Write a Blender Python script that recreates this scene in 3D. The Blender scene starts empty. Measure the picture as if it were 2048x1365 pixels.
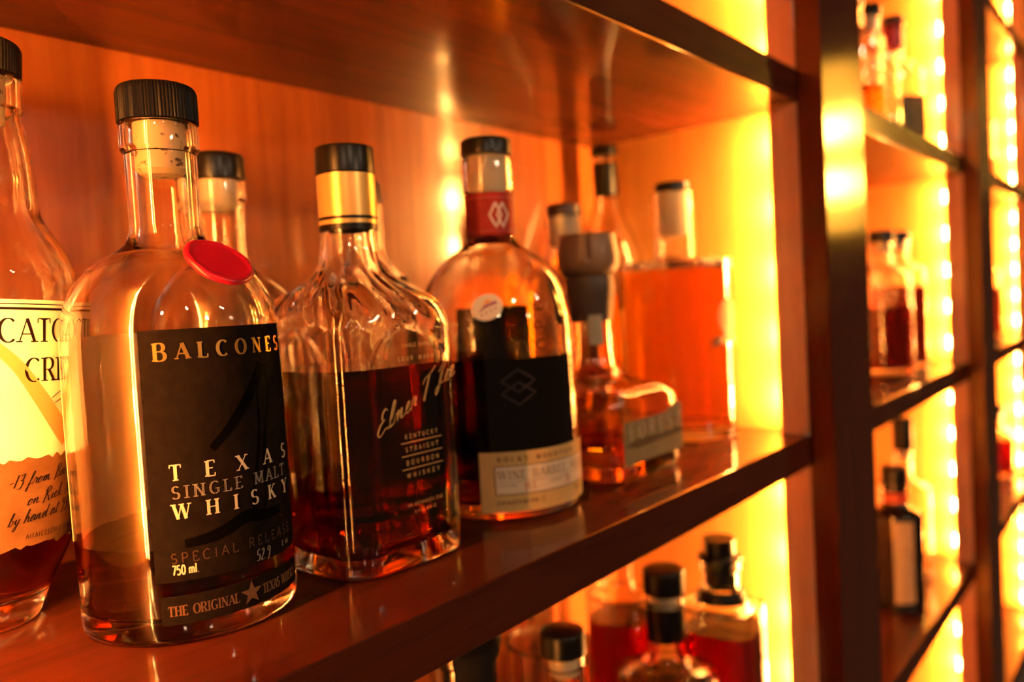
import bpy, math, random
from mathutils import Vector, Matrix
random.seed(7)
PI = math.pi
scene = bpy.context.scene
COL = scene.collection

# ------------------------------------------------------------------ camera, world, exposure
cam = bpy.data.cameras.new('camera')
cam_o = bpy.data.objects.new('camera', cam); COL.objects.link(cam_o)
RIGHT = Vector((0.636498, -0.76925988, -0.0557631))
DOWN = Vector((-0.070802, 0.01371781, -0.99739606))
FWD = RIGHT.cross(DOWN).normalized()
RIGHT.normalize(); DOWN = FWD.cross(RIGHT)
m = Matrix.Identity(4)
for i in range(3):
    m[i][0] = RIGHT[i]; m[i][1] = -DOWN[i]; m[i][2] = -FWD[i]
m[2][3] = 0.12
cam_o.matrix_world = m
cam.sensor_fit = 'HORIZONTAL'; cam.sensor_width = 22.3; cam.lens = 22.3 * 1600 / 2048
cam.clip_start = 0.01; cam.clip_end = 50
cam.dof.use_dof = True; cam.dof.focus_distance = 0.305; cam.dof.aperture_fstop = 3.5
scene.camera = cam_o

world = bpy.data.worlds.new('dim_bar_room'); scene.world = world
world.use_nodes = True
bg = world.node_tree.nodes['Background']
bg.inputs[0].default_value = (1.0, 0.45, 0.2, 1); bg.inputs[1].default_value = 0.05

vs = scene.view_settings
vs.view_transform = 'Standard'; vs.look = 'None'; vs.gamma = 1.0; vs.use_curve_mapping = False
vs.exposure = 0.08
cy = scene.cycles
cy.use_denoising = True
cy.max_bounces = 28; cy.transmission_bounces = 26; cy.glossy_bounces = 8; cy.diffuse_bounces = 4
cy.transparent_max_bounces = 16; cy.volume_bounces = 0
cy.sample_clamp_indirect = 80.0; cy.sample_clamp_direct = 0
cy.caustics_refractive = True; cy.caustics_reflective = True; cy.blur_glossy = 0.4

LED_COL = (1.0, 0.44, 0.095)
LED_POWER = 1050.0     # small chips
TAPE_POWER = 150.0    # the frosted tape they sit in

def lamp(name, loc, power, radius, col=(1, 0.62, 0.30)):
    l = bpy.data.lights.new(name, 'POINT'); l.energy = power; l.shadow_soft_size = radius; l.color = col
    o = bpy.data.objects.new(name, l); COL.objects.link(o); o.location = loc
    return o
# bulbs of the bar room, over the counter behind the photographer and further along it
lamp('bar_bulb', (-0.85, -0.95, 0.75), 12, 0.04, (1, 0.68, 0.42))
lamp('bar_bulb', (-0.20, -1.45, 0.95), 16, 0.04, (1, 0.68, 0.42))
lamp('bar_bulb', (0.45, -1.55, 0.60), 14, 0.04, (1, 0.68, 0.42))
lamp('bar_bulb', (1.30, -1.70, 1.00), 13, 0.04, (1, 0.68, 0.42))

# ------------------------------------------------------------------ materials
MATS = {}
def mat(name, color=(.5, .5, .5), rough=.5, metal=0.0, trans=0.0, ior=1.5, coat=0.0, emit=None, strength=0, spec=.5):
    if name in MATS: return MATS[name]
    M = bpy.data.materials.new(name); M.use_nodes = True
    b = M.node_tree.nodes['Principled BSDF']
    b.inputs['Base Color'].default_value = (*color, 1)
    b.inputs['Roughness'].default_value = rough
    b.inputs['Metallic'].default_value = metal
    b.inputs['Transmission Weight'].default_value = trans
    b.inputs['IOR'].default_value = ior
    b.inputs['Specular IOR Level'].default_value = spec
    b.inputs['Coat Weight'].default_value = coat
    if emit:
        b.inputs['Emission Color'].default_value = (*emit, 1); b.inputs['Emission Strength'].default_value = strength
    MATS[name] = M
    return M

def wood(name, dark, light, axis, rough=.2, coat=.5, coat_rough=.12, scale=1.0, spec=.5):
    """varnished wood, grain running along the given axis"""
    if name in MATS: return MATS[name]
    M = mat(name, light, rough, coat=coat, spec=spec)
    nt = M.node_tree; N = nt.nodes; b = N['Principled BSDF']
    b.inputs['Coat Roughness'].default_value = coat_rough
    tc = N.new('ShaderNodeTexCoord'); mp = N.new('ShaderNodeMapping')
    s = [60 * scale] * 3; s['xyz'.index(axis)] = 4 * scale
    mp.inputs['Scale'].default_value = s
    nt.links.new(tc.outputs['Object'], mp.inputs['Vector'])
    n1 = N.new('ShaderNodeTexNoise'); n1.inputs['Scale'].default_value = 1.0; n1.inputs['Detail'].default_value = 6; n1.inputs['Distortion'].default_value = .6
    n2 = N.new('ShaderNodeTexNoise'); n2.inputs['Scale'].default_value = 6.0; n2.inputs['Detail'].default_value = 3
    for n in (n1, n2): nt.links.new(mp.outputs['Vector'], n.inputs['Vector'])
    mx = N.new('ShaderNodeMath'); mx.operation = 'MULTIPLY_ADD'; mx.inputs[1].default_value = .35
    nt.links.new(n2.outputs['Fac'], mx.inputs[0]); nt.links.new(n1.outputs['Fac'], mx.inputs[2])
    cr = N.new('ShaderNodeValToRGB')
    cr.color_ramp.elements[0].position = .42; cr.color_ramp.elements[0].color = (*dark, 1)
    cr.color_ramp.elements[1].position = .92; cr.color_ramp.elements[1].color = (*light, 1)
    nt.links.new(mx.outputs[0], cr.inputs[0]); nt.links.new(cr.outputs[0], b.inputs['Base Color'])
    bp = N.new('ShaderNodeBump'); bp.inputs['Strength'].default_value = .03; bp.inputs['Distance'].default_value = .001
    nt.links.new(mx.outputs[0], bp.inputs['Height']); nt.links.new(bp.outputs[0], b.inputs['Normal'])
    return M

def speckled(name, base, speck, scale=260, thr=.36, rough=.7):
    if name in MATS: return MATS[name]
    M = mat(name, base, rough); nt = M.node_tree; N = nt.nodes; b = N['Principled BSDF']
    tc = N.new('ShaderNodeTexCoord'); n = N.new('ShaderNodeTexNoise'); n.inputs['Scale'].default_value = scale; n.inputs['Detail'].default_value = 2
    nt.links.new(tc.outputs['Object'], n.inputs['Vector'])
    cr = N.new('ShaderNodeValToRGB'); e = cr.color_ramp.elements
    e[0].position = thr - .03; e[0].color = (*speck, 1); e[1].position = thr + .03; e[1].color = (*base, 1)
    nt.links.new(n.outputs['Fac'], cr.inputs[0]); nt.links.new(cr.outputs[0], b.inputs['Base Color'])
    return M

def paper(name, c1, c2, scale=60, rough=.6, spec=.1):
    if name in MATS: return MATS[name]
    M = mat(name, c1, rough, spec=spec); nt = M.node_tree; N = nt.nodes; b = N['Principled BSDF']
    tc = N.new('ShaderNodeTexCoord'); n = N.new('ShaderNodeTexNoise'); n.inputs['Scale'].default_value = scale; n.inputs['Detail'].default_value = 5
    nt.links.new(tc.outputs['Object'], n.inputs['Vector'])
    cr = N.new('ShaderNodeValToRGB'); e = cr.color_ramp.elements
    e[0].position = .35; e[0].color = (*c1, 1); e[1].position = .7; e[1].color = (*c2, 1)
    nt.links.new(n.outputs['Fac'], cr.inputs[0]); nt.links.new(cr.outputs[0], b.inputs['Base Color'])
    return M

def glass(name='clear_glass', tint=(1, .995, .985)):
    return mat(name, tint, 0.0, trans=1.0, ior=1.5)

def liquid(name, sig):
    if name in MATS: return MATS[name]
    M = mat(name, (1, 1, 1), 0.0, trans=1.0, ior=1.36); nt = M.node_tree
    va = nt.nodes.new('ShaderNodeVolumeAbsorption')
    d = max(sig) * 1.02
    va.inputs['Density'].default_value = d
    va.inputs['Color'].default_value = (*[1 - s / d for s in sig], 1)
    nt.links.new(va.outputs[0], nt.nodes['Material Output'].inputs['Volume'])
    return M

GLASS = glass()
BLACK = mat('black_plastic', (.007, .0055, .0045), .3, spec=.3)
BLACK_MATT = mat('matt_black_plastic', (.007, .005, .004), .42, spec=.12)
CORK = speckled('cork', (.62, .42, .22), (.10, .05, .02))
STOPPER = mat('pale_stopper', (.70, .55, .36), .5)
WHISKY_DARK = liquid('dark_whisky', (20, 62, 150))
WHISKY_DEEP = liquid('deep_brown_whisky', (38, 95, 200))
WHISKY_BLACK = liquid('very_dark_whisky', (45, 120, 220))
WHISKY_AMBER = liquid('amber_whisky', (1.2, 15, 90))
WHISKY_PALE = liquid('pale_amber_whisky', (3, 16, 60))
WHISKY_RED = liquid('red_whisky', (32, 150, 200))
GOLD = mat('gold_foil', (.95, .52, .12), .3, metal=.9)
INK_CREAM = mat('cream_ink', (.80, .62, .42), .5)
INK_GREY = mat('grey_ink', (.36, .29, .23), .5)
INK_BROWN = mat('brown_ink', (.17, .085, .045), .5)
INK_DARK = mat('dark_ink', (.012, .006, .004), .6, spec=.03)
INK_RED = mat('red_ink', (.45, .08, .05), .5)
INK_BLACK = mat('black_brush_ink', (.002, .0015, .0012), .5, spec=.03)

# ------------------------------------------------------------------ object helpers
def link(name, verts, faces, material, parent=None, smooth=None):
    me = bpy.data.meshes.new(name)
    me.from_pydata(verts, [], faces); me.update()
    if material: me.materials.append(material)
    if smooth is not None:
        me.polygons.foreach_set('use_smooth', [True] * len(me.polygons))
        me.set_sharp_from_angle(angle=math.radians(smooth))
    o = bpy.data.objects.new(name, me); COL.objects.link(o)
    if parent: o.parent = parent
    return o

def thing(name, label, cat, loc=(0, 0, 0), group=None, rot=(0, 0, 0)):
    o = bpy.data.objects.new(name, None); COL.objects.link(o)
    o.empty_display_size = .02
    o.location = loc; o.rotation_euler = rot
    o['label'] = label; o['category'] = cat
    if group: o['group'] = group
    return o

def box(x0, x1, y0, y1, z0, z1, b=0.0):
    """box with bevelled edges -> verts, faces"""
    if b <= 0:
        v = [(x, y, z) for x in (x0, x1) for y in (y0, y1) for z in (z0, z1)]
        f = [(0, 1, 3, 2), (4, 6, 7, 5), (0, 4, 5, 1), (2, 3, 7, 6), (0, 2, 6, 4), (1, 5, 7, 3)]
        return v, f
    import bmesh
    bm = bmesh.new(); v, f = box(x0, x1, y0, y1, z0, z1)
    vs_ = [bm.verts.new(p) for p in v]
    for q in f: bm.faces.new([vs_[i] for i in q])
    bmesh.ops.recalc_face_normals(bm, faces=bm.faces)
    bmesh.ops.bevel(bm, geom=bm.edges[:], offset=b, segments=2, profile=.5, affect='EDGES')
    bm.verts.index_update()
    V = [tuple(p.co) for p in bm.verts]; F = [[q.index for q in f_.verts] for f_ in bm.faces]
    bm.free()
    return V, F

def catmull(pts, step=None, n=6):
    out = []
    P = [pts[0]] + list(pts) + [pts[-1]]
    for i in range(1, len(P) - 2):
        p0, p1, p2, p3 = P[i - 1], P[i], P[i + 1], P[i + 2]
        for k in range(n):
            t = k / n
            out.append(tuple(.5 * ((2 * b) + (-a + c) * t + (2 * a - 5 * b + 4 * c - d) * t * t + (-a + 3 * b - 3 * c + d) * t ** 3)
                             for a, b, c, d in zip(p0, p1, p2, p3)))
    out.append(tuple(pts[-1]))
    return out

def prof(*segs, n=6):
    """each segment is a list of (r,z[,sq]); smooth inside a segment, sharp between them"""
    out = []
    for s in segs:
        q = catmull(s, n=n) if len(s) > 2 else list(s)
        out += q
    res = []
    for p in out:
        if not res or abs(p[0] - res[-1][0]) + abs(p[1] - res[-1][1]) > 1e-6: res.append(p)
    return res

def circle(th, r, z): return r
def loft(profile, seg=72, shape=circle, start_axis=True, end_axis=True, closed=False):
    """revolve (r,z) points; shape(theta,r,z) returns the radius in that direction; counter-clockwise profile (bottom, outside, top)"""
    V = []; F = []; rings = []
    n = len(profile)
    for i, p in enumerate(profile):
        r, z = p[0], p[1]
        if r < 1e-6:
            rings.append([len(V)]); V.append((0, 0, z)); continue
        ring = []
        for k in range(seg):
            t = 2 * PI * k / seg; q = shape(t, r, z)
            ring.append(len(V)); V.append((q * math.cos(t), q * math.sin(t), z))
        rings.append(ring)
    pairs = list(zip(rings[:-1], rings[1:]))
    if closed: pairs.append((rings[-1], rings[0]))
    for a, b in pairs:
        for k in range(seg):
            k2 = (k + 1) % seg
            if len(a) == 1 and len(b) == 1: continue
            if len(a) == 1: F.append((a[0], b[k2], b[k]))
            elif len(b) == 1: F.append((a[k], a[k2], b[0]))
            else: F.append((a[k], a[k2], b[k2], b[k]))
    return V, F

def lathe(name, profile, material, parent, seg=72, shape=circle, closed=False, smooth=35):
    V, F = loft(profile, seg, shape, closed=closed)
    return link(name, V, F, material, parent, smooth)

def ribbed(n, depth):
    def f(t, r, z): return r - depth * (0.5 + .5 * math.cos(n * t)) ** 1.5
    return f

def radius_at(profile, z):
    for a, b in zip(profile[:-1], profile[1:]):
        if min(a[1], b[1]) <= z <= max(a[1], b[1]) and abs(a[1] - b[1]) > 1e-9:
            t = (z - a[1]) / (b[1] - a[1]); return a[0] + t * (b[0] - a[0])
    return profile[0][0]

def squarish(nexp):
    def f(t, r, z):
        c, s = abs(math.cos(t)), abs(math.sin(t))
        return r / (c ** nexp + s ** nexp) ** (1 / nexp)
    return f

# ------------------------------------------------------------------ bottles
def glass_body(parent, outer, wall=.0025, base=.007, mouth=None, seg=96, shape=circle, material=None, inner_shape=None, punt=.0015):
    """one closed glass shell: outside up, over the rim, down the inside"""
    material = material or GLASS
    out = [p for p in outer]
    zt = out[-1][1]; rt = out[-1][0]
    inner = []
    zb = out[0][1] + base
    for p in reversed(out):
        if p[1] < zb + .004: break
        inner.append((max(p[0] - wall, .004), p[1]))
    rb = max(inner[-1][0], .006)
    inner += [(rb - .0006, zb + .0022), (rb - .003, zb + .0004), (rb * .6, zb + .0002)]
    full_o = [(0, out[0][1] + punt), (out[0][0] * .82, out[0][1] + punt)] + out
    V1, F1 = loft(full_o, seg, shape)
    V2, F2 = loft(inner + [(0, zb)], seg, inner_shape or shape)
    off = len(V1)
    F = F1 + [tuple(i + off for i in f) for f in F2]
    # join rims
    a0 = len(V1) - seg; b0 = off
    for k in range(seg):
        k2 = (k + 1) % seg
        F.append((a0 + k, a0 + k2, b0 + k2, b0 + k))
    o = link('glass_body', V1 + V2, F, material, parent, 40)
    return o, inner, zb

def fill(parent, inner, zb, level, material, seg=96, shape=circle):
    """the liquid: reaches a hair into the glass wall"""
    side = [(p[0] + .0003, p[1]) for p in reversed(inner) if p[1] <= level and p[1] > zb + .001]
    rtop = side[-1][0]
    pr = [(0, zb - .0002)] + [(inner[-1][0], zb - .0001)] + side + [(rtop, level), (rtop * .5, level), (0, level)]
    o = lathe('whisky', pr, material, parent, seg, shape)
    return o

def cap_plain(parent, r, z0, z1, material=None, ribs=0, name='cap', rnd=.0025, depth=.0004):
    pr = prof([(0, z0), (r * .9, z0)], [(r * .9, z0), (r, z0 + .0004)], [(r, z0 + .0004), (r, z1 - rnd)], [(r, z1 - rnd), (r - rnd * .3, z1 - rnd * .3), (r - rnd, z1)], [(r - rnd, z1), (0, z1)])
    return lathe(name, pr, material or BLACK, parent, 240 if ribs else 64, ribbed(ribs, depth) if ribs else circle, smooth=30)

def stopper_plug(parent, r, z0, z1, material=None, name='cork'):
    return lathe(name, prof([(0, z0), (r * .8, z0)], [(r * .8, z0), (r, z0 + .002)], [(r, z0 + .002), (r, z1)], [(r, z1), (0, z1)]), material or CORK, parent, 40)

class Cyl:
    """label coordinates (u metres to the right, v metres up) on a round bottle"""
    def __init__(s, rfun, th0=-90, R=None): s.rf = rfun if callable(rfun) else (lambda z: rfun); s.t0 = math.radians(th0); s.R = R or s.rf(.05)
    def __call__(s, u, v, off=0):
        t = s.t0 + u / s.R; r = s.rf(v) + off
        return (r * math.cos(t), r * math.sin(t), v)
    def u(s, deg): return (math.radians(deg) - s.t0) * s.R
class Flat:
    """label coordinates on the front (-y) face of a square bottle"""
    def __init__(s, y, sub=1): s.y = y
    def __call__(s, u, v, off=0): return (u, s.y - off, v)

def patch(name, surf, u0, u1, v0, v1, material, parent, off=.0003, nu=40, nv=4, vtop=None, vbot=None, label=None, back=.00004):
    V = []; F = []
    for o_ in (off, back):
        for i in range(nu + 1):
            u = u0 + (u1 - u0) * i / nu
            a = vbot(u) if vbot else v0; b = vtop(u) if vtop else v1
            for j in range(nv + 1): V.append(surf(u, a + (b - a) * j / nv, o_))
    n = (nu + 1) * (nv + 1); w = nv + 1
    for i in range(nu):
        for j in range(nv):
            a = i * w + j
            F.append((a, a + w, a + w + 1, a + 1)); F.append((n + a, n + a + 1, n + a + w + 1, n + a + w))
    for i in range(nu):
        for j in (0, nv):
            a = i * w + j; F.append((a, n + a, n + a + w, a + w) if j == 0 else (a, a + w, n + a + w, n + a))
    for j in range(nv):
        for i in (0, nu):
            a = i * w + j; F.append((a, a + 1, n + a + 1, n + a) if i == 0 else (a, n + a, n + a + 1, a + 1))
    o = link(name, V, F, material, parent, 30)
    if label: o['label'] = label
    return o

# ------------------------------------------------------------------ lettering (drawn strokes)
def arc(cx, cy_, rx, ry, a0, a1, n=12):
    return [(cx + rx * math.cos(math.radians(a0 + (a1 - a0) * i / n)), cy_ + ry * math.sin(math.radians(a0 + (a1 - a0) * i / n))) for i in range(n + 1)]
CAPS = {
 'A': (.78, [('t', [(.04, 0), (.39, 1)]), ('k', [(.39, 1), (.74, 0)]), ('n', [(.17, .34), (.61, .34)])]),
 'B': (.70, [('k', [(.12, 0), (.12, 1)]), ('', [(.12, 1), (.36, 1)] + arc(.36, .765, .22, .235, 90, -90) + [(.12, .53)]), ('', [(.36, .53)] + arc(.38, .265, .26, .265, 90, -90) + [(.12, 0)])]),
 'C': (.76, [('', arc(.42, .5, .36, .5, 48, 312, 18))]),
 'D': (.78, [('k', [(.12, 0), (.12, 1)]), ('', [(.12, 1), (.3, 1)] + arc(.3, .5, .4, .5, 90, -90, 16) + [(.12, 0)])]),
 'E': (.64, [('k', [(.12, 0), (.12, 1)]), ('n', [(.12, 1), (.56, 1)]), ('n', [(.12, .52), (.46, .52)]), ('n', [(.12, 0), (.58, 0)]), ('s', [(.56, .82), (.56, 1)]), ('s', [(.58, 0), (.58, .2)])]),
 'F': (.60, [('k', [(.12, 0), (.12, 1)]), ('n', [(.12, 1), (.56, 1)]), ('n', [(.12, .52), (.46, .52)]), ('s', [(.56, .82), (.56, 1)])]),
 'G': (.80, [('', arc(.42, .5, .36, .5, 48, 300, 18)), ('k', [(.68, 0.06), (.68, .42)]), ('n', [(.5, .42), (.76, .42)])]),
 'H': (.82, [('k', [(.14, 0), (.14, 1)]), ('k', [(.68, 0), (.68, 1)]), ('n', [(.14, .52), (.68, .52)])]),
 'I': (.34, [('k', [(.17, 0), (.17, 1)])]),
 'K': (.76, [('k', [(.12, 0), (.12, 1)]), ('t', [(.12, .42), (.62, 1)]), ('k', [(.28, .58), (.68, 0)])]),
 'L': (.62, [('k', [(.12, 0), (.12, 1)]), ('n', [(.12, 0), (.58, 0)]), ('s', [(.58, 0), (.58, .22)])]),
 'M': (.96, [('t', [(.12, 0), (.14, 1)]), ('k', [(.14, 1), (.48, .1)]), ('t', [(.48, .1), (.82, 1)]), ('k', [(.82, 1), (.84, 0)])]),
 'N': (.84, [('t', [(.12, 0), (.12, 1)]), ('k', [(.12, 1), (.70, 0)]), ('t', [(.70, 0), (.70, 1)])]),
 'O': (.82, [('', arc(.41, .5, .36, .5, 0, 360, 24))]),
 'P': (.66, [('k', [(.12, 0), (.12, 1)]), ('', [(.12, 1), (.36, 1)] + arc(.36, .74, .24, .26, 90, -90) + [(.12, .48)])]),
 'R': (.74, [('k', [(.12, 0), (.12, 1)]), ('', [(.12, 1), (.36, 1)] + arc(.36, .75, .23, .25, 90, -90) + [(.12, .5)]), ('k', [(.36, .5), (.66, 0)])]),
 'S': (.60, [('', arc(.3, .745, .22, .255, 35, 270, 12) + arc(.3, .255, .24, .255, 90, -150, 12)[1:])]),
 'T': (.72, [('k', [(.36, 0), (.36, 1)]), ('n', [(.04, 1), (.68, 1)]), ('s', [(.04, .8), (.04, 1)]), ('s', [(.68, .8), (.68, 1)])]),
 'U': (.80, [('k', [(.14, 1), (.14, .35)]), ('', arc(.40, .32, .26, .32, 180, 360)), ('t', [(.66, .32), (.66, 1)])]),
 'V': (.76, [('k', [(.04, 1), (.38, 0)]), ('t', [(.38, 0), (.72, 1)])]),
 'W': (1.04, [('k', [(.03, 1), (.29, 0)]), ('t', [(.29, 0), (.52, 1)]), ('k', [(.52, 1), (.77, 0)]), ('t', [(.77, 0), (1.0, 1)])]),
 'X': (.76, [('k', [(.06, 1), (.70, 0)]), ('t', [(.06, 0), (.68, 1)])]),
 'Y': (.74, [('k', [(.04, 1), (.37, .48)]), ('t', [(.37, .48), (.70, 1)]), ('k', [(.37, .48), (.37, 0)])]),
 '0': (.6, [('', arc(.3, .5, .24, .5, 0, 360, 20))]),
 '1': (.4, [('k', [(.22, 0), (.22, 1)]), ('t', [(.06, .8), (.22, 1)])]),
 '2': (.6, [('', arc(.3, .74, .23, .26, 160, -30) + [(.06, 0), (.54, 0)])]),
 '3': (.58, [('', arc(.27, .75, .22, .25, 150, -90) + arc(.27, .25, .24, .25, 90, -150)[1:])]),
 '5': (.6, [('', [(.5, 1), (.14, 1), (.1, .54)] + arc(.28, .31, .24, .31, 110, -140))]),
 '7': (.56, [('', [(.04, 1), (.52, 1), (.2, 0)])]),
 '9': (.6, [('', arc(.29, .7, .22, .3, 0, 360, 18)), ('', [(.51, .7), (.46, .25), (.3, 0)])]),
 '.': (.24, [('', [(.08, .02), (.14, .02)])]),
 '%': (.8, [('', arc(.2, .78, .14, .2, 0, 360)), ('', arc(.6, .22, .14, .2, 0, 360)), ('', [(.1, 0), (.7, 1)])]),
 'm': (.86, [('k', [(.1, 0), (.1, .62)]), ('', [(.1, .5)] + arc(.27, .44, .17, .2, 160, 0) + [(.44, 0)]), ('', [(.44, .5)] + arc(.61, .44, .17, .2, 160, 0) + [(.78, 0)])]),
 'l': (.26, [('k', [(.13, 0), (.13, 1)])]),
}
SCRIPT = {
 'a': (.55, [[(.0, .0), (.3, .42), (.42, .44), (.2, .46), (.06, .2), (.14, .0), (.3, .1), (.42, .44), (.4, .12), (.48, 0), (.58, .06)]]),
 'b': (.5, [[(0, 0), (.2, .5), (.26, .98), (.16, .9), (.1, .3), (.14, .02), (.3, .02), (.38, .26), (.28, .38), (.5, .32)]]),
 'c': (.42, [[(0, 0), (.3, .4), (.2, .46), (.06, .22), (.14, 0), (.28, .02), (.44, .1)]]),
 'd': (.58, [[(0, 0), (.34, .42), (.18, .46), (.06, .18), (.14, 0), (.3, .12), (.5, 1.0), (.42, .2), (.48, 0), (.6, .06)]]),
 'e': (.42, [[(0, .06), (.22, .26), (.28, .42), (.18, .46), (.08, .26), (.1, .06), (.22, 0), (.42, .1)]]),
 'f': (.4, [[(0, 0), (.24, .5), (.36, .98), (.24, .96), (.14, .3), (.04, -.45), (-.06, -.3), (.2, .06), (.42, .1)]]),
 'h': (.56, [[(0, 0), (.24, .6), (.28, 1.0), (.16, .9), (.08, 0), (.2, .34), (.34, .44), (.38, .2), (.4, .02), (.58, .06)]]),
 'i': (.3, [[(0, 0), (.16, .44), (.12, .1), (.18, 0), (.32, .06)], [(.2, .66), (.22, .7)]]),
 'k': (.54, [[(0, 0), (.22, .6), (.28, 1.0), (.16, .9), (.08, 0), (.18, .3), (.36, .44), (.2, .24), (.38, 0), (.56, .06)]]),
 'l': (.36, [[(0, 0), (.24, .5), (.32, .96), (.2, 1.0), (.1, .4), (.14, .02), (.38, .06)]]),
 'm': (.8, [[(0, .1), (.1, .44), (.08, 0), (.18, .36), (.28, .44), (.3, .0), (.4, .36), (.5, .44), (.54, .02), (.8, .06)]]),
 'n': (.58, [[(0, .1), (.1, .44), (.08, 0), (.2, .36), (.32, .44), (.34, .02), (.58, .06)]]),
 'o': (.46, [[(0, .0), (.22, .46), (.06, .3), (.1, .02), (.28, .04), (.34, .3), (.22, .46), (.34, .38), (.48, .4)]]),
 'p': (.5, [[(0, 0), (.14, .44), (.04, -.5), (.12, .3), (.3, .46), (.36, .18), (.18, .02), (.5, .06)]]),
 'r': (.42, [[(0, 0), (.14, .48), (.2, .4), (.32, .42), (.28, .08), (.42, .06)]]),
 's': (.4, [[(0, 0), (.22, .46), (.24, .2), (.18, 0), (.04, .06), (.42, .06)]]),
 't': (.36, [[(0, 0), (.2, .5), (.24, .86), (.14, .2), (.2, 0), (.38, .06)], [(.04, .6), (.36, .66)]]),
 'y': (.5, [[(0, .1), (.1, .44), (.14, .06), (.3, .1), (.38, .44), (.24, -.4), (.06, -.4), (.3, .02), (.52, .1)]]),
 'E': (.72, [[(.5, .86), (.34, 1.0), (.16, .86), (.2, .62), (.38, .56)], [(.38, .56), (.1, .42), (.0, .12), (.2, -.06), (.5, .1), (.74, .06)]]),
 'T': (.8, [[(.0, .72), (.12, .9), (.5, .98), (.86, 1.14)], [(.44, .98), (.36, .5), (.26, 0), (.3, -.12)]]),
 'L': (.62, [[(.1, .7), (.3, .9), (.46, 1.0), (.36, .6), (.18, -.1), (.02, -.26), (.02, -.02), (.3, .1), (.62, .06)]]),
 'B': (.7, [[(.1, .1), (.2, .6), (.28, 1.0), (.2, .3), (.1, -.2)], [(.1, .8), (.4, 1.05), (.54, .8), (.26, .5), (.56, .4), (.5, .08), (.2, 0), (.7, .06)]]),
 'R': (.72, [[(.2, 1.0), (.16, .4), (.06, -.2)], [(.02, .7), (.3, 1.06), (.54, .86), (.24, .5), (.4, .3), (.6, -.1), (.74, .06)]]),
 'N': (.74, [[(.04, -.1), (.2, 1.0), (.42, .0), (.62, 1.0), (.7, 1.05)]]),
 '1': (.3, [[(.16, 1.0), (.1, 0)]]), '3': (.5, [[(.1, .9), (.34, 1.0), (.3, .6), (.16, .52), (.38, .4), (.3, -.1), (.02, -.1)]]),
 '6': (.5, [[(.38, 1.0), (.12, .5), (.1, .06), (.3, 0), (.36, .3), (.14, .34)]]), '9': (.5, [[(.4, .9), (.2, 1.0), (.12, .66), (.36, .66), (.42, .9), (.34, .3), (.2, -.2)]]),
 '-': (.4, [[(.05, .4), (.35, .44)]]), '5': (.5, [[(.42, 1), (.16, .96), (.12, .56), (.36, .5), (.34, .06), (.06, 0)]]), '2': (.5, [[(.08, .8), (.26, 1), (.36, .7), (.06, 0), (.42, .04)]]), '.': (.25, [[(.08, 0), (.12, .04)]]),
}
def resample(pts, step):
    out = [pts[0]]
    for a, b in zip(pts[:-1], pts[1:]):
        d = math.hypot(b[0] - a[0], b[1] - a[1]); n = max(1, int(math.ceil(d / step)))
        for k in range(1, n + 1): out.append((a[0] + (b[0] - a[0]) * k / n, a[1] + (b[1] - a[1]) * k / n))
    return out

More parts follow.
